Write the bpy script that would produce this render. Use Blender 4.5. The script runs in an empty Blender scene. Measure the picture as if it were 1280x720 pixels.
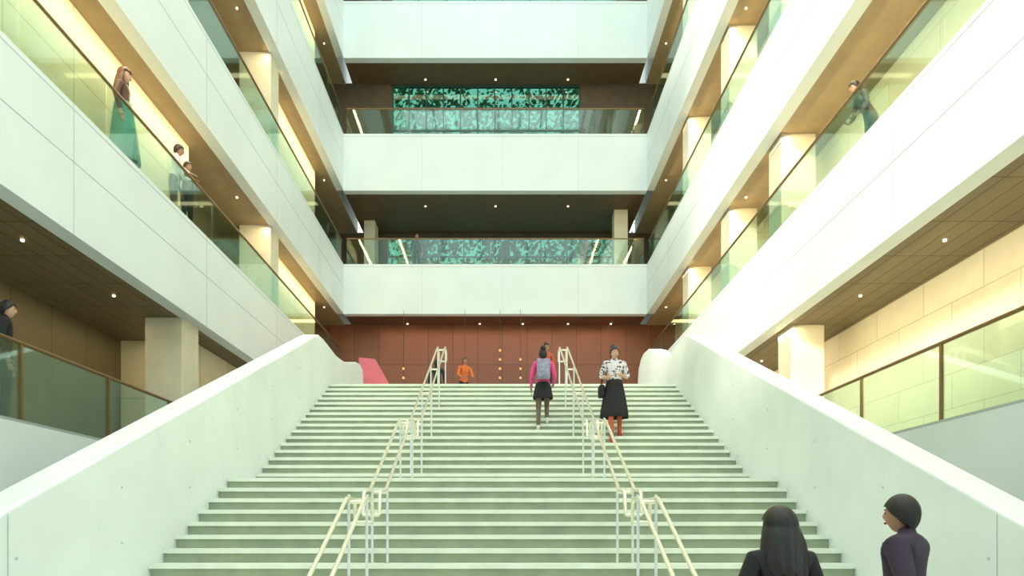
import bpy, bmesh, math, random
from mathutils import Vector, Matrix
random.seed(7)
E=1.55            # eye height above the ground floor; design z values are relative to the eye
sc=bpy.context.scene
COL=sc.collection

# ------------------------------------------------------------------ materials
def mat(name,col,rough=.6,metal=0,noise=0,nscale=3,bump=0,spec=.5,emit=None,estr=0):
    m=bpy.data.materials.new(name); m.use_nodes=True
    nt=m.node_tree; b=nt.nodes['Principled BSDF']
    b.inputs['Base Color'].default_value=(*col,1)
    b.inputs['Roughness'].default_value=rough
    b.inputs['Metallic'].default_value=metal
    b.inputs['Specular IOR Level'].default_value=spec
    if emit:
        b.inputs['Emission Color'].default_value=(*emit,1); b.inputs['Emission Strength'].default_value=estr
    if noise or bump:
        tc=nt.nodes.new('ShaderNodeTexCoord'); n=nt.nodes.new('ShaderNodeTexNoise')
        n.inputs['Scale'].default_value=nscale; n.inputs['Detail'].default_value=6
        nt.links.new(tc.outputs['Object'],n.inputs['Vector'])
        if noise:
            r=nt.nodes.new('ShaderNodeValToRGB')
            r.color_ramp.elements[0].position=.3; r.color_ramp.elements[1].position=.7
            r.color_ramp.elements[0].color=(*[c*(1-noise) for c in col],1)
            r.color_ramp.elements[1].color=(*[min(1,c*(1+noise*.5)) for c in col],1)
            nt.links.new(n.outputs['Fac'],r.inputs['Fac']); nt.links.new(r.outputs['Color'],b.inputs['Base Color'])
        if bump:
            bp=nt.nodes.new('ShaderNodeBump'); bp.inputs['Strength'].default_value=bump
            nt.links.new(n.outputs['Fac'],bp.inputs['Height']); nt.links.new(bp.outputs['Normal'],b.inputs['Normal'])
    return m
def glassmat(name,tint,gl=.12,gcol=(.90,1,.96),k=.55):
    m=bpy.data.materials.new(name); m.use_nodes=True; nt=m.node_tree; nt.nodes.clear()
    o=nt.nodes.new('ShaderNodeOutputMaterial'); mx=nt.nodes.new('ShaderNodeMixShader')
    t=nt.nodes.new('ShaderNodeBsdfTransparent'); g=nt.nodes.new('ShaderNodeBsdfGlossy')
    lw=nt.nodes.new('ShaderNodeLayerWeight'); lw.inputs['Blend'].default_value=.25
    ad=nt.nodes.new('ShaderNodeMath'); ad.operation='MULTIPLY_ADD'; ad.inputs[1].default_value=k; ad.inputs[2].default_value=gl; ad.use_clamp=True
    t.inputs[0].default_value=(*tint,1); g.inputs[0].default_value=(*gcol,1); g.inputs['Roughness'].default_value=.04
    nt.links.new(lw.outputs['Fresnel'],ad.inputs[0]); nt.links.new(ad.outputs[0],mx.inputs[0])
    nt.links.new(t.outputs[0],mx.inputs[1]); nt.links.new(g.outputs[0],mx.inputs[2]); nt.links.new(mx.outputs[0],o.inputs[0])
    return m
def brickmat(name,c1,c2,mortar,w,h,ms=.006,rough=.6,axis='YZ',offset=.0):
    m=bpy.data.materials.new(name); m.use_nodes=True; nt=m.node_tree; b=nt.nodes['Principled BSDF']
    tc=nt.nodes.new('ShaderNodeTexCoord'); sp=nt.nodes.new('ShaderNodeSeparateXYZ'); cb=nt.nodes.new('ShaderNodeCombineXYZ')
    nt.links.new(tc.outputs['Object'],sp.inputs[0])
    nt.links.new(sp.outputs[axis[0]],cb.inputs[0]); nt.links.new(sp.outputs[axis[1]],cb.inputs[1])
    br=nt.nodes.new('ShaderNodeTexBrick'); br.offset=offset
    br.inputs['Scale'].default_value=1; br.inputs['Brick Width'].default_value=w; br.inputs['Row Height'].default_value=h
    br.inputs['Mortar Size'].default_value=ms; br.inputs['Color1'].default_value=(*c1,1); br.inputs['Color2'].default_value=(*c2,1)
    br.inputs['Mortar'].default_value=(*mortar,1)
    nt.links.new(cb.outputs[0],br.inputs['Vector'])
    n=nt.nodes.new('ShaderNodeTexNoise'); n.inputs['Scale'].default_value=2.5; n.inputs['Detail'].default_value=8
    nt.links.new(tc.outputs['Object'],n.inputs['Vector'])
    mx=nt.nodes.new('ShaderNodeMixRGB'); mx.blend_type='MULTIPLY'; mx.inputs[0].default_value=.18
    nt.links.new(br.outputs[0],mx.inputs[1]); nt.links.new(n.outputs['Fac'],mx.inputs[2]); nt.links.new(mx.outputs[0],b.inputs['Base Color'])
    b.inputs['Roughness'].default_value=rough
    return m
M={}
M['fascia']=mat('white_plaster',(.78,.85,.85),.45,noise=.05,nscale=.7)
M['seam']=mat('joint_grey',(.34,.42,.43),.8)  # plain grey of the fascia seams
M['tie']=mat('tie_hole_grey',(.52,.60,.60),.8)
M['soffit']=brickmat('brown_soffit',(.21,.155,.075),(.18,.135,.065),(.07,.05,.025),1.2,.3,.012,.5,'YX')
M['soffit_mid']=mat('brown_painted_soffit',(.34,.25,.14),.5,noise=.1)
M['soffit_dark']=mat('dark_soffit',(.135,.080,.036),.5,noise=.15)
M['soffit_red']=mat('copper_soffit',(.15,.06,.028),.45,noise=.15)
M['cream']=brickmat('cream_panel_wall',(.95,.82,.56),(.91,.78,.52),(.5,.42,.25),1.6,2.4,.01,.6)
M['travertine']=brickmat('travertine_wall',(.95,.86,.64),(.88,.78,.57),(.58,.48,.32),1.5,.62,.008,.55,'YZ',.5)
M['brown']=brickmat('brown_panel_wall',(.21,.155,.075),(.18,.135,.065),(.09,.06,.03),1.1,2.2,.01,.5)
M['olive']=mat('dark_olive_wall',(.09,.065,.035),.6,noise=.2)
M['column']=mat('beige_concrete_column',(.76,.70,.53),.6,noise=.08,nscale=2)
M['orange']=brickmat('copper_panel_wall',(.25,.085,.038),(.20,.068,.031),(.08,.03,.015),1.1,3.0,.012,.4,'XZ')
M['floor']=mat('stone_floor',(.58,.60,.57),.4,noise=.1,nscale=2)
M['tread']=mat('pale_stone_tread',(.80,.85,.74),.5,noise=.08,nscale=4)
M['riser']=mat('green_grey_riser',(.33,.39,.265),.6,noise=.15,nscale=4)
M['parapet']=mat('white_concrete_parapet',(.79,.865,.85),.5,noise=.07,nscale=1.1,bump=.03)
M['glass']=glassmat('balustrade_glass',(.83,.94,.90),.05,k=.32)
M['winglass']=glassmat('tinted_window_glass',(.27,.50,.43),.08)
M['rail']=mat('bronze_handrail',(.26,.16,.07),.35,metal=.6)
M['brass']=mat('pale_brass_tube',(.90,.87,.70),.25,metal=.5)
M['chan']=mat('steel_channel',(.45,.52,.50),.4,metal=.5)
M['mullion']=mat('dark_mullion',(.03,.06,.05),.5)
M['lamp']=mat('lamp_glow',(1,.8,.5),.5,emit=(1,.74,.42),estr=6)
M['lampr']=mat('amber_lamp_glow',(1,.5,.2),.5,emit=(1,.30,.10),estr=.9)
M['pink']=mat('pink_panel',(.75,.16,.22),.5,noise=.1)
M['leaf']=mat('leaf_green',(.08,.22,.09),.6,noise=.5,nscale=1.2)
M['bark']=mat('bark',(.12,.08,.05),.9,noise=.3,bump=.3)
M['steel']=mat('white_painted_steel',(.7,.75,.75),.5)

# ------------------------------------------------------------------ mesh helpers
def empty(name,loc=(0,0,0)):
    o=bpy.data.objects.new(name,None); o.location=loc; o.empty_display_size=.2; COL.objects.link(o); return o
def link(name,me,m=None,parent=None,smooth=False):
    o=bpy.data.objects.new(name,me); COL.objects.link(o)
    if m is not None: me.materials.append(m)
    if parent: o.parent=parent
    if smooth:
        for p in me.polygons: p.use_smooth=True
    return o
def boxes(name,bl,m,parent=None,bevel=0):
    """bl: (x0,x1,y0,y1,z0,z1) with z relative to eye"""
    vs=[];fs=[]
    for (x0,x1,y0,y1,z0,z1) in bl:
        k=len(vs); z0+=E; z1+=E
        vs+=[(x0,y0,z0),(x1,y0,z0),(x1,y1,z0),(x0,y1,z0),(x0,y0,z1),(x1,y0,z1),(x1,y1,z1),(x0,y1,z1)]
        fs+=[[k+i for i in f] for f in ((0,3,2,1),(4,5,6,7),(0,1,5,4),(1,2,6,5),(2,3,7,6),(3,0,4,7))]
    me=bpy.data.meshes.new(name); me.from_pydata(vs,[],fs); me.update()
    o=link(name,me,m,parent)
    if bevel:
        b=o.modifiers.new('bevel','BEVEL'); b.width=bevel; b.segments=2; b.limit_method='ANGLE'
    return o
def tube(name,polys,r,m,parent=None,res=4):
    cu=bpy.data.curves.new(name,'CURVE'); cu.dimensions='3D'; cu.bevel_depth=r; cu.bevel_resolution=res; cu.use_fill_caps=True
    for pts in polys:
        s=cu.splines.new('POLY'); s.points.add(len(pts)-1)
        for i,p in enumerate(pts): s.points[i].co=(p[0],p[1],p[2]+E,1)
    o=bpy.data.objects.new(name,cu); COL.objects.link(o)
    dg=bpy.context.evaluated_depsgraph_get(); me=bpy.data.meshes.new_from_object(o.evaluated_get(dg))
    bpy.data.objects.remove(o)
    me.materials.clear()
    return link(name,me,m,parent,True)
def discs(name,pts,r,m,parent=None,h=.03):
    bm=bmesh.new()
    for (x,y,z) in pts:
        bmesh.ops.create_cone(bm,cap_ends=True,segments=12,radius1=r,radius2=r*1.1,depth=h,matrix=Matrix.Translation((x,y,z+E)))
    me=bpy.data.meshes.new(name); bm.to_mesh(me); bm.free(); return link(name,me,m,parent)
def area(name,loc,sx,sy,power,col,rot=(0,0,0),parent=None):
    l=bpy.data.lights.new(name,'AREA'); l.shape='RECTANGLE'; l.size=sx; l.size_y=sy; l.energy=power; l.color=col
    o=bpy.data.objects.new(name,l); o.location=(loc[0],loc[1],loc[2]+E); o.rotation_euler=rot; COL.objects.link(o)
    if parent: o.parent=parent
    return o

XL,XR,YB=-6.7,6.1,27.0
Y0=1.0
OUT=11.0
LV=[(4.65,6.7),(9.2,11.3),(14.4,16.8),(20.0,22.4),(25.6,27.8)]

# ------------------------------------------------------------------ ground, landing
boxes('floor',[(-13.3,13.3,-6.3,45,-1.75,-1.55)],M['floor'])
boxes('landing_floor',[(XL,XR,15.47,31,3.2,3.5),(XL,-4.55,15.15,15.47,-1.55,3.5),(4.55,XR,15.15,15.47,-1.55,3.5)],M['floor'])

# ------------------------------------------------------------------ staircase
R=5.05/30; T=.30; HW=4.1
stair=empty('staircase')
z=-1.55;y=4.8
seq=[]
for n,land in ((6,1.15),(8,1.10),(16,0.35)):
    for i in range(n):
        z+=R
        d=land if i==n-1 else T
        seq.append((y,z,y+d)); y+=d
tr=[];ri=[]
for (a,zt,b) in seq:
    tr.append((-HW,HW,a-.03,b+.005,zt-.055,zt))
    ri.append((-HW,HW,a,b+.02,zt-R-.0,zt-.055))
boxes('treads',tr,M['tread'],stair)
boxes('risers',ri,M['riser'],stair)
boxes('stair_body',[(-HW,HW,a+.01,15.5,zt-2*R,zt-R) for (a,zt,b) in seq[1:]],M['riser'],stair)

def prism(name,prof,x0,x1,m,parent=None,bevel=.03):
    bm=bmesh.new()
    v0=[bm.verts.new((x0,p[0],p[1]+E)) for p in prof]; v1=[bm.verts.new((x1,p[0],p[1]+E)) for p in prof]
    bm.faces.new(v0); bm.faces.new(v1[::-1]); n=len(prof)
    for i in range(n): bm.faces.new((v0[i],v1[i],v1[(i+1)%n],v0[(i+1)%n]))
    bmesh.ops.recalc_face_normals(bm,faces=bm.faces)
    me=bpy.data.meshes.new(name); bm.to_mesh(me); bm.free(); o=link(name,me,m,parent)
    if bevel:
        b=o.modifiers.new('bevel','BEVEL'); b.width=bevel; b.segments=3; b.limit_method='ANGLE'
    return o
ztop=lambda d:.471*(d-8)+1.45
prof0=[(2.0,-1.55),(2.0,ztop(3.2)),(3.2,ztop(3.2)),(14.0,ztop(14.0))]
profR=prof0+[(14.3,4.40),(14.7,4.42),(15.3,4.36),(16.0,4.38),(16.7,4.6),(17.4,4.95),(18.0,5.15),(18.6,5.2),(19.0,5.12),(19.3,4.9),(19.4,4.6),(19.4,3.5),(15.4,3.5),(15.4,-1.55)]
profL=prof0+[(14.3,4.41),(14.7,4.43),(15.2,4.40),(15.8,4.36),(16.6,4.42),(17.4,4.60),(18.0,4.78),(18.5,4.84),(18.8,4.78),(18.9,4.6),(18.9,3.5),(15.4,3.5),(15.4,-1.55)]
for sgn in (-1,1):
    p=prism('stair_parapet',profL if sgn<0 else profR,sgn*(HW+.002),sgn*(HW+.38),M['parapet'])
    bm=bmesh.new()
    for d in (5.4,6.9,8.4,9.9,11.4,12.9,14.4):
        for k in (.45,1.05):
            zz=ztop(d)-k+E
            bmesh.ops.create_cone(bm,cap_ends=True,segments=12,radius1=.016,radius2=.016,depth=.006,matrix=Matrix.Translation((sgn*(HW+.001),d,zz))@Matrix.Rotation(math.pi/2,4,'Y'))
    me=bpy.data.meshes.new('tie_holes'); bm.to_mesh(me); bm.free(); h=link('tie_holes',me,M['tie'],p)
    boxes('panel_joints',[(min(sgn*HW-.003,sgn*HW+.005),max(sgn*HW-.003,sgn*HW+.005),d,d+.008,ztop(d)-1.9,ztop(d)-.03) for d in (5.3,)],M['tie'],p)

# ------------------------------------------------------------------ stair handrails
HR=.86
for sgn in (-1,1):
    rr=empty('stair_handrail')
    polys=[];posts=[]
    flights=[(4.8,-1.55+R,6.3,-1.55+6*R),(7.45,-1.55+7*R,9.55,-1.55+14*R),(10.65,-1.55+15*R,15.15,3.5)]
    for off in (-.09,.09):
        X=sgn*1.45+off
        for (ya,za,yb,zb) in flights:
            polys.append([(X,ya-.38,za+HR-.30),(X,ya-.34,za+HR-.06),(X,ya-.28,za+HR-.03),(X,ya,za+HR),(X,yb,zb+HR),(X,yb+.08,zb+HR+.02),(X,yb+.34,zb+HR+.02),(X,yb+.38,zb+HR-.02),(X,yb+.39,zb+HR-.22)])
    for (ya,za,yb,zb) in flights:
        s=(zb-za)/(yb-ya)
        n=2 if yb-ya<3 else 4
        for i in range(n):
            t=i/(n-1); idx=round(t*(yb-ya)/T)
            yy=ya+idx*T+.12; zt=za+idx*R
            for off in (-.09,.09):
                posts.append([(sgn*1.45+off,yy,zt),(sgn*1.45+off,yy,zt+HR+min(.12*s,.08)-.01)])
            polys.append([(sgn*1.45-.09,yy,zt+HR-.02),(sgn*1.45+.09,yy,zt+HR-.02)])
        polys.append([(sgn*1.45-.09,ya-.38,za+HR-.30),(sgn*1.45+.09,ya-.38,za+HR-.30)])
        polys.append([(sgn*1.45-.09,yb+.39,zb+HR-.22),(sgn*1.45+.09,yb+.39,zb+HR-.22)])
    tube('rails',polys,.019,M['brass'],rr)
    tube('posts',posts,.015,M['steel'],rr)
    discs('base_plates',[(p[0][0],p[0][1],p[0][2]+.006) for p in posts],.045,M['brass'],rr,.012)

# ------------------------------------------------------------------ galleries
def glass_run_y(X,ya,yb,zf,parent,side,h=1.02,posts=False):
    pl=[];y=ya
    while y<yb-.3:
        e=min(y+2.0,yb); pl.append((X-.008,X+.008,y+.01,e-.01,zf-.02,zf+h)); y=e
    boxes('glass_panels',pl,M['glass'],parent)
    tube('handrail',[[(X,ya,zf+h+.02),(X,yb,zf+h+.02)]],.028,M['rail'],parent)
    if posts:
        boxes('rail_posts',[(X-.02,X+.02,p[2]-.02,p[2]+.02,zf,zf+h) for p in pl],M['rail'],parent)
    boxes('glass_shoe',[(X-.04,X+.04,ya,yb,zf-.01,zf+.05)],M['chan'],parent)
def gallery(side,zb,zt,lvl):
    X=XL if side<0 else XR
    g=empty('balcony')
    o=side*OUT
    a,b=sorted((X,X+side*.3)); 
    boxes('fascia',[(a,b,Y0,YB,zb,zt)],M['fascia'],g)
    c,d=sorted((X+side*.3,o)); boxes('slab',[(c,d,Y0,31,zb+.05,zt-.02)],M['floor'],g)
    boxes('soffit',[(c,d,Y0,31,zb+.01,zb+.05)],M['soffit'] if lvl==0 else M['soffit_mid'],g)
    zs=zb+(zt-zb)*.55
    e,f=sorted((X-side*.003,X+side*.01))
    sm=[(e,f,Y0,YB,zs,zs+.012),(e,f,Y0,YB,zt-.10,zt-.090)]
    for yy in (5.5,10,14.5,19,23.5): sm.append((e,f,yy,yy+.006,zb,zt))
    boxes('fascia_joints',sm,M['seam'],g)
    glass_run_y(X+side*.10,Y0,YB+.1,zt,g,side)
    xo=.95 if lvl==0 else .6
    discs('downlights',[(X+side*xo,yy,zb) for yy in ([3+2.4*i for i in range(11)] if lvl==0 else [17.6,26.2])],.026,M['lamp'],g)
    return g
for i,(zb,zt) in enumerate(LV):
    gallery(-1,zb,zt,i); gallery(1,zb,zt,i)
for side in (-1,1):
    X=XL if side<0 else XR
    g=empty('balcony'); o=side*OUT
    a,b=sorted((X,o)); boxes('slab',[(a,b,Y0,28,-1.55,1.52)],M['fascia'],g)
    glass_run_y(X+side*.08,Y0,24,1.52,g,side,1.12,True)
floors=[1.52]+[l[1] for l in LV]; ceils=[l[0] for l in LV]+[31]  # top storey walls carried up, out of view, to block stray sun
wl=[];rec=[];cl=[];cr=[];wlow=[]
for k,(f,c) in enumerate(zip(floors,ceils)):
    if k==0:
        rec.append((-OUT,-9.3,Y0,28.4,f,c+.02))
        cl+= [(-7.77,-6.95,yy,yy+.75,f,c+.02) for yy in (13.9,20.5)]
        wl.append((-9.3,-7.55,15.6,19.2,f,c+.02))
        wlow.append((7.9,OUT,Y0,28.4,f,c+.02))
        cr+= [(6.5,7.25,yy,yy+.7,f,c+.02) for yy in (14.4,20.5)]
    else:
        rec.append((-OUT,-8.6,Y0,30,f,c+.02))
        wl+=[(-8.6,-7.5,3,15.3,f,c+.02),(-8.6,-7.5,21.2,25.6,f,c+.02)]
        cl+=[(-7.9,-6.95,19.2,19.9,f,c+.02)]
        wlow.append((7.7,OUT,Y0,30,f,c+.02))
        cr+=[(6.45,7.25,yy,yy+.7,f,c+.02) for yy in (14.8,18.2,22.2)]
boxes('wall_left',wl,M['cream'])
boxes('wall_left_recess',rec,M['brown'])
boxes('wall_right',wlow,M['travertine'])
boxes('sun_blocker_side',[(-13.3,-13,-6.3,Y0+.5,-1.55,31),(-13,-OUT,Y0+.2,Y0+.5,-1.55,31)],M['fascia'])  # unseen side walls added to keep a sun streak off the stairs
cp=empty('column'); boxes('shaft',cl,M['column'],cp,.02)
cp=empty('column'); boxes('shaft',cr,M['column'],cp,.02)

# ------------------------------------------------------------------ end (rear) balconies
for i,(zb,zt) in enumerate(LV[1:]):
    g=empty('balcony'); ye=31 if i<2 else 28.9
    boxes('fascia',[(XL+.3,XR-.3,YB,YB+.3,zb,zt)],M['fascia'],g)
    boxes('slab',[(XL,XR,YB+.3,ye,zb+.05,zt-.02)],M['floor'],g)
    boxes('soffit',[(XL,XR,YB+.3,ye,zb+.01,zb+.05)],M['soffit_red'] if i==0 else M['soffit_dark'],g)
    boxes('fascia_end',[(XL,XL+.3,YB,YB+.3,zb,zt),(XR-.3,XR,YB,YB+.3,zb,zt)],M['fascia'],g)
    boxes('fascia_joints',[(XL,XR,YB-.003,YB+.01,zt-.12,zt-.110)]+[(x,x+.006,YB-.003,YB+.01,zb,zt) for x in (-3.4,0,3.2)],M['seam'],g)
    pl=[];x=XL+.1
    while x<XR-.3:
        e=min(x+2.1,XR-.1); pl.append((x+.01,e-.01,YB+.1,YB+.116,zt-.02,zt+1.1)); x=e
    boxes('glass_panels',pl,M['glass'],g)
    tube('handrail',[[(XL+.1,YB+.108,zt+1.12),(XR-.1,YB+.108,zt+1.12)]],.028,M['rail'],g)
    discs('downlights',[(x,28.3,zb) for x in ((-4.2,-1.0,.9,2.9,4.8) if i==0 else (-3.4,-.3,2.9))] ,.035,M['lamp'],g)
boxes('wall_back',[(-OUT,OUT,28.5,28.8,3.5,9.25)],M['orange'])
def rearwall(yw,zf,zc,xa,xb,za,zb_,nx,name):
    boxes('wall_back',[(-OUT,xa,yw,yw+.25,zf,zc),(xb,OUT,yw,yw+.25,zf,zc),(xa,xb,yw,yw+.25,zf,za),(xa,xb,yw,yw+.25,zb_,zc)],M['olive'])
    w=empty(name)
    boxes('pane',[(xa,xb,yw+.1,yw+.115,za,zb_)],M['winglass'],w)
    fr=[(xa,xa+.07,yw+.02,yw+.18,za,zb_),(xb-.07,xb,yw+.02,yw+.18,za,zb_),(xa,xb,yw+.02,yw+.18,za,za+.06),(xa,xb,yw+.02,yw+.18,zb_-.06,zb_)]
    for i in range(1,nx):
        x=xa+(xb-xa)*i/nx; fr.append((x-.025,x+.025,yw+.04,yw+.17,za,zb_))
    for t in (.33,.66):
        zz=za+(zb_-za)*t; fr.append((xa,xb,yw+.05,yw+.16,zz-.02,zz+.02))
    boxes('frame',fr,M['mullion'],w)
rearwall(30.9,11.3,14.45,-5.6,5.6,11.5,14.25,9,'window_1')
rearwall(28.6,16.8,20.05,-4.95,3.5,17.0,20.0,11,'window_2')
rearwall(28.6,22.4,25.65,-5,5,22.8,25.3,8,'window_3')
boxes('pier',[(5.0,5.6,28.6,29.2,11.3,14.42),(-6.4,-5.9,29.6,30.4,11.3,14.42)],M['column'])
for (x,n) in ((-4.1,3),(-1.55,4),(-.1,5),(.75,4)):
    p=empty('pendant_light')
    zz=[6.0+.38*i for i in range(n)]
    tube('cord',[[(x,26.5,9.2),(x,26.5,6.0)]],.008,M['mullion'],p)
    bm=bmesh.new()
    for q in zz: bmesh.ops.create_uvsphere(bm,u_segments=10,v_segments=8,radius=.05,matrix=Matrix.Translation((x,26.5,q+E)))
    me=bpy.data.meshes.new('globes'); bm.to_mesh(me); bm.free(); link('globes',me,M['lampr'],p,True)
me=bpy.data.meshes.new('pink_ramp_panel')
vv=[(-4.4,19.6,3.5),(-4.4,19.6,5.35),(-3.9,19.6,5.3),(-3.45,19.6,4.5),(-3.3,19.6,3.5)]
vs=[(a,b,c+E) for a,b,c in vv]+[(a,b+.1,c+E) for a,b,c in vv]
me.from_pydata(vs,[],[(0,1,2,3,4),(9,8,7,6,5),(0,5,6,1),(1,6,7,2),(2,7,8,3),(3,8,9,4),(4,9,5,0)]); link('pink_ramp_panel',me,M['pink'])

# ------------------------------------------------------------------ unseen light shapers: shadow beams overhead, sun blocker behind the camera
bl=[]
for x in [XL+i*1.6 for i in range(9)]: bl.append((x-.06,x+.06,-4,31,31,31.3))
for yy in range(-4,32,3): bl.append((XL-.3,XR+.3,yy-.08,yy+.08,30.6,31))
boxes('shadow_beams',bl,M['steel'])  # beam grid added out of view to cast shadow streaks
fw=[(-13,13,-6.3,-6,-1.75,8.0),(-13,-7.0,-6.3,-6,8.0,11.0),(-1.2,13,-6.3,-6,8.0,11.0)]
for x in (-4.6,): fw.append((x-.10,x+.10,-6.3,-6,8.0,11.0))
for x in (-13,-9.8,-5.6,-2.0,2.4,6.5,10,13): fw.append((x-.13,x+.13,-6.3,-6,11.0,31))
for zz in (11.1,15.4,20.2,25.5): fw.append((-13,13,-6.3,-6,zz-.16,zz+.16))
boxes('sun_blocker_front',fw,M['fascia'])  # unseen screen added so the sun only reaches the right side

# ------------------------------------------------------------------ trees outside rear windows
for (tx,ty,seed) in ((-4.5,36,1),(0.2,37.5,2),(4.6,36.5,3)):
    t=empty('tree')
    tube('trunk',[[(tx,ty,-1.55),(tx+.2,ty,8),(tx,ty,17)]],.22,M['bark'],t)
    random.seed(seed); vs=[];fs=[]
    for i in range(4200):
        cx,cy,cz=random.gauss(0,1.5),random.gauss(0,1.2),random.uniform(10,25.5)
        n=Vector((random.uniform(-1,1),random.uniform(-1,1),random.uniform(-.3,1))).normalized()
        u=n.orthogonal().normalized(); v=n.cross(u); s=random.uniform(.10,.24); c=Vector((tx+cx,ty+cy,cz+E)); k=len(vs)
        vs+=[c-u*s,c+v*s*.5,c+u*s,c-v*s*.5]; fs.append((k,k+1,k+2,k+3))
    me=bpy.data.meshes.new('foliage'); me.from_pydata([tuple(v) for v in vs],[],fs); link('foliage',me,M['leaf'],t)

# ------------------------------------------------------------------ people
SK={'light':mat('skin_light',(.62,.36,.25),.5),'tan':mat('skin_tan',(.42,.22,.13),.5)}
EYE=mat('eye_dark',(.02,.015,.01),.3); LIP=mat('lip',(.42,.12,.10),.5)
def bake(o):
    dg=bpy.context.evaluated_depsgraph_get(); me=bpy.data.meshes.new_from_object(o.evaluated_get(dg)); bpy.data.objects.remove(o); return me
def person(name,x,y,z,rot=0,h=1.7,pose=None,skin='tan',top=None,bottom=None,shoe=None,hair=None,hairstyle='short',
           sleeve=1.0,legskin=False,skirt=None,head=(0,0,0),backpack=None,female=True,loose=1.0,bag=None,lean=0):
    J={'pelvis':(0,0,.95),'waist':(0,.0,1.08),'chest':(0,-.005,1.26),'uchest':(0,.0,1.385),'neck':(0,.012,1.46),'headb':(0,-.005,1.54)}
    sw=.165 if female else .19
    for s,n in ((1,'l'),(-1,'r')):
        J['sh_'+n]=(s*sw,.005,1.385); J['el_'+n]=(s*(sw+.055),.03,1.12); J['wr_'+n]=(s*(sw+.065),-.04,.885); J['pa_'+n]=(s*(sw+.06),-.06,.81)
        J['hip_'+n]=(s*.085,0,.89); J['kn_'+n]=(s*.095,-.015,.50); J['an_'+n]=(s*.10,.02,.085); J['he_'+n]=(s*.10,.045,.045); J['to_'+n]=(s*.115,-.13,.03)
    if pose: J.update(pose)
    if lean:
        for k in list(J):
            if k.split('_')[0] in ('waist','chest','uchest','neck','headb','sh','el','wr','pa'):
                p=Vector(J[k])-Vector((0,0,.95)); p.rotate(Matrix.Rotation(lean,3,'X')); J[k]=tuple(p+Vector((0,0,.95)))
    L=loose
    RD={'pelvis':(.135,.105),'waist':(.115*L,.09*L),'chest':(.135*L,.105*L),'uchest':(.12*L,.085*L),'neck':(.052,.055),'headb':(.048,.05)}
    for n in 'lr':
        RD['sh_'+n]=(.062*L,.062*L); RD['el_'+n]=(.044*L,.044*L); RD['wr_'+n]=(.027,.024); RD['pa_'+n]=(.034,.018)
        RD['hip_'+n]=(.088,.092); RD['kn_'+n]=(.058,.058); RD['an_'+n]=(.04,.042); RD['he_'+n]=(.036,.038); RD['to_'+n]=(.038,.024)
    B=[('pelvis','waist','hipb'),('waist','chest','top'),('chest','uchest','top'),('uchest','neck','top'),('neck','headb','skin')]
    for n in 'lr':
        B+=[('uchest','sh_'+n,'top'),('sh_'+n,'el_'+n,'ua'),('el_'+n,'wr_'+n,'fa'),('wr_'+n,'pa_'+n,'skin'),
            ('pelvis','hip_'+n,'bottom'),('hip_'+n,'kn_'+n,'bottom'),('kn_'+n,'an_'+n,'calf'),('an_'+n,'he_'+n,'shoe'),('he_'+n,'to_'+n,'shoe')]
    keys=list(J); idx={k:i for i,k in enumerate(keys)}
    me=bpy.data.meshes.new('sk'); me.from_pydata([J[k] for k in keys],[(idx[a],idx[b]) for a,b,_ in B],[])
    o=bpy.data.objects.new('sk',me); COL.objects.link(o)
    m=o.modifiers.new('s','SKIN'); m.use_smooth_shade=True
    if not me.skin_vertices: me.skin_vertices.new()
    for k,i in idx.items():
        me.skin_vertices[0].data[i].radius=RD[k]; me.skin_vertices[0].data[i].use_root=(k=='pelvis')
    ss=o.modifiers.new('ss','SUBSURF'); ss.levels=2; ss.render_levels=2
    bpy.context.view_layer.update()
    body=bake(o)
    root=empty(name); 
    body.materials.clear()
    for mm in (SK[skin],top,bottom,shoe): body.materials.append(mm)
    segs=[(Vector(J[a]),Vector(J[b]),r,(RD[a][0]+RD[b][0])/2) for a,b,r in B]
    for p in body.polygons:
        c=p.center; best=None
        for a,b,r,rad in segs:
            d=b-a; t=max(0,min(1,(c-a).dot(d)/d.length_squared)); q=(c-(a+d*t)).length/rad
            if best is None or q<best[0]: best=(q,r,t)
        r,t=best[1],best[2]
        if r=='top': mi=1
        elif r=='hipb': mi=1 if t>.1 else 2
        elif r=='ua': mi=1 if t<sleeve*2 else 0
        elif r=='fa': mi=1 if t<(sleeve-.5)*2-.05 else 0
        elif r=='bottom': mi=2
        elif r=='calf': mi=0 if (legskin and t<.95) else (3 if t>.93 else 2)
        elif r=='shoe': mi=3
        else: mi=0
        p.material_index=mi; p.use_smooth=True
    ob=bpy.data.objects.new('body',body); COL.objects.link(ob); ob.parent=root
    vs=[];es=[];rd=[];rt=[]
    for n,s in (('l',1),('r',-1)):
        w=Vector(J['wr_'+n]); pa=Vector(J['pa_'+n]); d=(pa-w).normalized()
        side=Vector((0,-1,0))-d*(Vector((0,-1,0)).dot(d))
        if side.length<.3: side=Vector((-s,0,0))-d*(Vector((-s,0,0)).dot(d))
        side.normalize(); nor=d.cross(side).normalized()
        if nor.x*s>0: nor=-nor
        for f,(so,ln) in enumerate(((.027,.075),(.009,.085),(-.009,.078),(-.026,.06))):
            b0=pa+side*so*.8; k=len(vs)
            p1=b0+d*.03; p2=p1+(d*.95+nor*.25).normalized()*ln*.5; p3=p2+(d*.7+nor*.7).normalized()*ln*.35
            vs+=[b0,p1,p2,p3]; es+=[(k,k+1),(k+1,k+2),(k+2,k+3)]; rd+=[.0095,.0092,.0085,.007]; rt+=[1,0,0,0]
        k=len(vs); b0=w+(pa-w)*.45+side*.015
        p1=b0+(side*.8+d*.5+nor*.3).normalized()*.035; p2=p1+(d*.9+side*.3+nor*.3).normalized()*.032; p3=p2+(d+nor*.3).normalized()*.022
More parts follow.
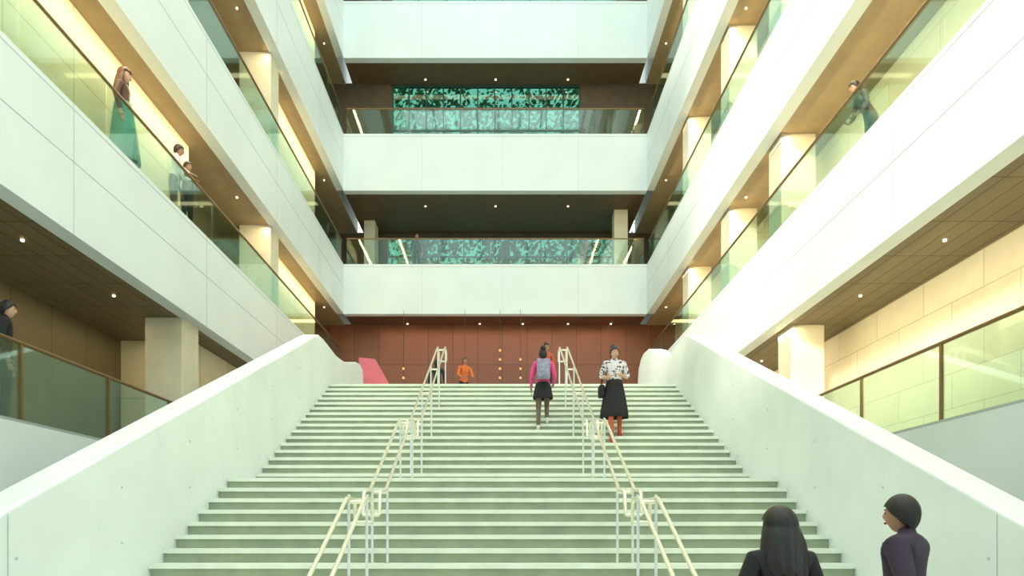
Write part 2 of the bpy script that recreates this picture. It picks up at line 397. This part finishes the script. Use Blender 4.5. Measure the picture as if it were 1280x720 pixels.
        vs+=[b0,p1,p2,p3]; es+=[(k,k+1),(k+1,k+2),(k+2,k+3)]; rd+=[.013,.011,.010,.008]; rt+=[1,0,0,0]
    me=bpy.data.meshes.new('fg'); me.from_pydata([tuple(v) for v in vs],es,[]); o=bpy.data.objects.new('fg',me); COL.objects.link(o)
    o.modifiers.new('s','SKIN')
    if not me.skin_vertices: me.skin_vertices.new()
    for i in range(len(vs)): me.skin_vertices[0].data[i].radius=(rd[i],rd[i]); me.skin_vertices[0].data[i].use_root=bool(rt[i])
    ss=o.modifiers.new('ss','SUBSURF'); ss.levels=1
    bpy.context.view_layer.update(); fm=bake(o); fm.materials.clear(); link('fingers',fm,SK[skin],root,True)
    # head
    hb=Vector(J['headb']); H=Matrix.Translation(hb+Vector((0,-.02,.045)))@Matrix.Rotation(head[2]+0,4,'Z')@Matrix.Rotation(head[0]+lean*.3,4,'X')@Matrix.Rotation(head[1],4,'Y')
    bm=bmesh.new(); bmesh.ops.create_uvsphere(bm,u_segments=32,v_segments=24,radius=1)
    for v in bm.verts:
        c=v.co.copy(); xx,yy,zz=c
        w=.076*(1-.28*max(0,-zz)**1.3); dp=.094*(1-.12*max(0,-zz))
        ny=yy*dp
        if yy<0:
            ny-=.018*math.exp(-((xx/.16)**2+((zz+.12)/.22)**2))
            ny+=.010*math.exp(-(((abs(xx)-.36)/.18)**2+((zz-.08)/.13)**2))
            ny-=.007*math.exp(-((xx/.3)**2+((zz+.85)/.2)**2))
            ny-=.006*math.exp(-((xx/.25)**2+((zz+.48)/.10)**2))
        else:
            if zz<-.3: ny*=.75
        v.co=(xx*w,ny,zz*.118)
    for s in (-1,1):
        bmesh.ops.create_uvsphere(bm,u_segments=12,v_segments=8,radius=1,matrix=Matrix.Translation((s*.077,.008,-.008))@Matrix.Diagonal((.010,.018,.03,1)))
    for f in bm.faces: f.material_index=0
    r0=set(bm.faces)
    for s in (-1,1):
        bmesh.ops.create_uvsphere(bm,u_segments=10,v_segments=8,radius=1,matrix=Matrix.Translation((s*.027,-.081,.010))@Matrix.Diagonal((.013,.008,.007,1)))
        bmesh.ops.create_uvsphere(bm,u_segments=10,v_segments=6,radius=1,matrix=Matrix.Translation((s*.028,-.086,.032))@Matrix.Diagonal((.018,.005,.004,1)))
    for f in bm.faces:
        if f not in r0: f.material_index=1
    r1=set(bm.faces)
    bmesh.ops.create_uvsphere(bm,u_segments=12,v_segments=8,radius=1,matrix=Matrix.Translation((0,-.092,-.056))@Matrix.Diagonal((.023,.008,.008,1)))
    for f in bm.faces:
        if f not in r1: f.material_index=2
        f.smooth=True
    bm.transform(H); me=bpy.data.meshes.new('head'); bm.to_mesh(me); bm.free()
    for mm in (SK[skin],EYE,LIP): me.materials.append(mm)
    link('head',me,None,root)
    # hair
    bm=bmesh.new(); bmesh.ops.create_uvsphere(bm,u_segments=48,v_segments=32,radius=1)
    kill=[]
    for f in bm.faces:
        c=f.calc_center_median()
        if hairstyle=='long': 
            if c.y<-.30 and c.z<.42: kill.append(f)
        elif c.z<.42+min(0,-(c.y+.75)*.9) : kill.append(f)   # hairline falls from brow to nape
    bmesh.ops.delete(bm,geom=kill,context='FACES')
    for v in bm.verts:
        xx,yy,zz=v.co
        ang=math.atan2(yy,xx)
        k=1+.025*math.sin(14*ang+3*zz)
        if hairstyle=='long' and zz<0:
            t=-zz
            q=math.sqrt(max(1e-4,xx*xx+yy*yy)); ux,uy=xx/q,yy/q
            wd=1.0+.55*min(1,t*1.3)-.45*max(0,t-.85)/.15
            k2=1+.07*math.sin(13*ang+5*t)*t
            v.co=(ux*.097*wd*k2, max(uy,-.30)*.108*(1+.18*t)*k2+.035*t, -.30*t**1.5+.02*math.sin(11*ang)*t)
        elif hairstyle=='long':
            v.co=(xx*.097*k,yy*.108*k+.004,zz*.132+.004)
        else:
            v.co=(xx*.080*k,yy*.099*k+.003,zz*.124+.003)
    if hairstyle=='bun':
        bmesh.ops.create_uvsphere(bm,u_segments=20,v_segments=14,radius=.05,matrix=Matrix.Translation((0,.07,.12)))
    bm.transform(H)
    for f in bm.faces: f.smooth=True
    me=bpy.data.meshes.new('hair'); bm.to_mesh(me); bm.free(); ho=link('hair',me,hair,root)
    so=ho.modifiers.new('sol','SOLIDIFY'); so.thickness=.010; so.offset=1
    if skirt:
        mm,zt_,zb_,rb=skirt
        bm=bmesh.new(); rings=[];N=48;K=10
        for j in range(K+1):
            t=j/K; zz=zt_+(zb_-zt_)*t
            rx=.135+(rb-.135)*min(1,t*1.15)**.8; ry=.115+(rb*.85-.115)*min(1,t*1.15)**.8
            rings.append([bm.verts.new(((rx+.016*t*math.sin(9*a))*math.cos(a),(ry+.016*t*math.sin(9*a))*math.sin(a)-.02*t,zz)) for a in [2*math.pi*i/N for i in range(N)]])
        for j in range(K):
            for i in range(N): bm.faces.new((rings[j][i],rings[j][(i+1)%N],rings[j+1][(i+1)%N],rings[j+1][i]))
        me=bpy.data.meshes.new('skirt'); bm.to_mesh(me); bm.free(); so=link('skirt',me,mm,root,True); s2=so.modifiers.new('sol','SOLIDIFY'); s2.thickness=.008
    if backpack:
        bm=bmesh.new()
        def rb_(cx,cy,cz,sx,sy,sz):
            bmesh.ops.create_cube(bm,size=1,matrix=Matrix.Translation((cx,cy,cz))@Matrix.Diagonal((sx,sy,sz,1)))
        rb_(0,.19,1.24,.27,.14,.40); rb_(0,.275,1.15,.21,.05,.18)
        me=bpy.data.meshes.new('backpack'); bm.to_mesh(me); bm.free(); bo=link('backpack',me,backpack,root,True)
        bv=bo.modifiers.new('b','BEVEL'); bv.width=.05; bv.segments=4
        for s in (-1,1):
            tube('strap',[[(s*.10,.14,1.42-E),(s*.11,.05,1.475-E),(s*.11,-.06,1.46-E),(s*.115,-.125,1.36-E),(s*.12,-.12,1.2-E),(s*.13,0,1.07-E),(s*.12,.12,1.08-E)]],.016,backpack,root)
    if bag:
        bm=bmesh.new(); bmesh.ops.create_cube(bm,size=1,matrix=Matrix.Translation((-.25,-.02,.86))@Matrix.Diagonal((.10,.26,.22,1)))
        me=bpy.data.meshes.new('handbag'); bm.to_mesh(me); bm.free(); bo=link('handbag',me,bag,root,True); bv=bo.modifiers.new('b','BEVEL'); bv.width=.03; bv.segments=3
        tube('bag_strap',[[(-.25,-.10,.96-E),(-.22,-.06,1.2-E),(-.13,-.03,1.46-E),(-.2,.06,1.3-E),(-.25,.07,.96-E)]],.008,bag,root)
    root.location=(x,y,z+E); root.rotation_euler=(0,0,rot); k=h/1.71; root.scale=(k,k,k)
    return root
blk=mat('black_cloth',(.012,.012,.014),.8); hairb=mat('black_hair',(.012,.009,.008),.45); hairbr=mat('brown_hair',(.12,.05,.03),.5)
pinkc=mat('pink_jacket',(.80,.08,.26),.8,noise=.1,nscale=10); grey=mat('grey_brown_cloth',(.16,.11,.09),.85); white=mat('white_cloth',(.7,.7,.68),.8)
bluegrey=mat('lilac_grey_backpack',(.33,.33,.45),.7,noise=.35,nscale=18); redc=mat('red_orange_cloth',(.50,.10,.05),.8); teal=mat('green_cloth',(.12,.30,.22),.85); purple=mat('plum_cloth',(.04,.024,.048),.8)
shoe=mat('dark_shoe',(.05,.04,.04),.6); redsh=mat('red_shoe',(.5,.06,.04),.6); orangec=mat('orange_cloth',(.7,.16,.04),.8)
pat=mat('patterned_blouse',(.6,.6,.6),.8)
nt=pat.node_tree; vo=nt.nodes.new('ShaderNodeTexVoronoi'); vo.inputs['Scale'].default_value=20; cr_=nt.nodes.new('ShaderNodeValToRGB'); tc=nt.nodes.new('ShaderNodeTexCoord')
cr_.color_ramp.elements[0].color=(.05,.05,.07,1); cr_.color_ramp.elements[0].position=.34; cr_.color_ramp.elements[1].color=(.75,.70,.74,1); cr_.color_ramp.elements[1].position=.46
nt.links.new(tc.outputs['Object'],vo.inputs['Vector']); nt.links.new(vo.outputs['Distance'],cr_.inputs['Fac']); nt.links.new(cr_.outputs['Color'],nt.nodes['Principled BSDF'].inputs['Base Color'])

tz=lambda i:-1.55+(14+i+1)*R
person('woman_with_backpack',.80,10.65+.3*6+.17,tz(6)+.01,math.pi,1.62,
  pose={'kn_r':(-.09,-.17,.62),'an_r':(-.09,-.13,.265),'he_r':(-.09,-.10,.228),'to_r':(-.10,-.27,.215),
        'kn_l':(.09,-.03,.50),'wr_l':(.24,-.13,.93),'pa_l':(.24,-.17,.87),'wr_r':(-.23,-.16,1.0),'pa_r':(-.21,-.22,.96),
        'el_l':(.235,.02,1.13),'el_r':(-.24,.02,1.13)},
  top=pinkc,bottom=grey,shoe=white,hair=hairb,hairstyle='bun',backpack=bluegrey,loose=1.16,head=(.1,0,.0),skin='tan',skirt=(blk,1.0,.66,.19))
person('woman_in_long_skirt',2.15,10.65+.3*5+.14,tz(5),0,1.74,
  pose={'kn_r':(-.09,-.15,.42),'an_r':(-.09,-.24,-.085),'he_r':(-.09,-.22,-.122),'to_r':(-.10,-.37,-.135),
        'wr_l':(.10,-.20,1.12),'pa_l':(.04,-.225,1.13),'el_l':(.25,-.02,1.13),'wr_r':(-.16,-.20,1.08),'pa_r':(-.11,-.24,1.10),'el_r':(-.25,-.01,1.13)},
  top=pat,bottom=redc,shoe=redsh,hair=hairb,hairstyle='bun',skirt=(blk,1.07,.36,.25),sleeve=.75,loose=1.22,head=(.05,0,.1),skin='light',bag=blk)
person('long_haired_woman',1.74,4.0,-1.55,math.pi,1.70,
  pose={'kn_r':(-.09,-.10,.50),'an_r':(-.09,-.10,.085),'he_r':(-.09,-.07,.045),'to_r':(-.10,-.25,.03),'el_l':(.27,.02,1.13),'el_r':(-.26,-.0,1.13)},
  top=blk,bottom=blk,shoe=shoe,hair=hairb,hairstyle='long',loose=1.16,head=(.05,0,.3),skin='tan')
person('man_in_dark_jacket',2.74,4.35,-1.55,-1.9-.5,1.80,
  pose={'kn_r':(-.09,-.18,.52),'an_r':(-.09,-.22,.085),'he_r':(-.09,-.19,.045),'to_r':(-.10,-.37,.04),'kn_l':(.09,.02,.5),'an_l':(.10,.24,.12),'he_l':(.10,.28,.10),'to_l':(.11,.12,.03),
        'el_l':(.30,.10,1.12),'wr_l':(.31,-.02,.9),'pa_l':(.30,-.05,.83),'el_r':(-.30,-.05,1.12),'wr_r':(-.31,-.22,.95),'pa_r':(-.30,-.27,.90)},
  top=purple,bottom=blk,shoe=shoe,hair=hairb,hairstyle='short',loose=1.3,female=False,skin='tan')
arms_rail={'el_l':(.23,-.12,1.16),'wr_l':(.16,-.33,1.09),'pa_l':(.12,-.39,1.10),'el_r':(-.23,-.12,1.16),'wr_r':(-.16,-.33,1.09),'pa_r':(-.12,-.39,1.10)}
person('visitor',-7.05,11.9,6.7,math.pi/2+.2,1.92,top=hairbr,bottom=teal,shoe=shoe,hair=hairbr,hairstyle='long',skin='light',skirt=(teal,1.12,.15,.25))
person('visitor',-7.15,13.9,6.7,math.pi/2+.3,1.74,top=white,bottom=grey,shoe=shoe,hair=hairb,hairstyle='short',pose=arms_rail,lean=.15)
person('visitor',-7.15,14.5,6.7,math.pi/2-.3,1.68,top=grey,bottom=blk,shoe=shoe,hair=hairb,hairstyle='short')
person('visitor',6.75,11.7,6.7,-math.pi/2,1.62,top=hairbr,bottom=grey,shoe=shoe,hair=hairb,hairstyle='short',pose=arms_rail,lean=.55)
person('visitor',-7.15,9.2,1.52,math.pi/2+.6,1.82,top=blk,bottom=blk,shoe=shoe,hair=hairb,hairstyle='short',female=False,skin='light')
person('visitor',-3.75,28.0,11.3,.3,1.75,top=purple,bottom=blk,shoe=shoe,hair=hairb,hairstyle='short')
person('visitor',-1.15,19.0,3.5,.4,1.68,top=orangec,bottom=blk,shoe=shoe,hair=hairbr,hairstyle='short',pose=arms_rail,lean=.2)
person('visitor',-2.0,19.6,3.5,math.pi,1.80,top=blk,bottom=blk,shoe=shoe,hair=hairb,hairstyle='short')
person('visitor',1.2,17.5,3.5,0.2,1.66,top=redc,bottom=blk,shoe=shoe,hair=hairb,hairstyle='bun')
person('visitor',-4.75,20.4,3.5,-.8,1.85,top=white,bottom=blk,shoe=shoe,hair=hairbr,hairstyle='short')

# ------------------------------------------------------------------ lights
W=(1,.82,.50)
for k,(f,c) in enumerate(zip(floors[:4],ceils[:4])):
    if k==0:
        area('gallery_fill',(-8.3,14,c-.03),.3,24,100,W)
    else:
        area('gallery_fill',(-7.02,14,c-.08),.12,24,260,W,(0,.35,0))  # added strip, stands in for daylight on the left walls
    area('gallery_fill',(6.5,14,c-.08),.12,24,(260 if k==0 else 330),W,(0,-.45,0))  # added strip, boosts the sunlit glow of the right walls
area('lobby_light',(0,27.6,9.1),11,.4,90,(1,.52,.24))
for zb in (14.4,20.0): area('rear_balcony_light',(0,28.0,zb-.03),11,.3,16,(1,.72,.42))
s=bpy.data.lights.new('sun','SUN'); s.energy=6.5; s.angle=.10; s.color=(1,.94,.78)
so=bpy.data.objects.new('sun',s); COL.objects.link(so); so.rotation_euler=Vector((.50,.80,-.26)).to_track_quat('-Z','Y').to_euler()
w=bpy.data.worlds.new('sky'); sc.world=w; w.use_nodes=True
bg=w.node_tree.nodes['Background']; bg.inputs[0].default_value=(.83,.965,.955,1); bg.inputs[1].default_value=2.55

sc.view_settings.view_transform='Standard'
sc.view_settings.look='None'
# ------------------------------------------------------------------ camera
cam=bpy.data.cameras.new('camera'); co=bpy.data.objects.new('camera',cam); COL.objects.link(co)
co.location=(0,0,E); co.rotation_euler=(math.pi/2,0,0); cam.sensor_width=36; cam.lens=22.5
cam.shift_x=12/1280; cam.shift_y=305/1280; cam.clip_end=300
sc.camera=co
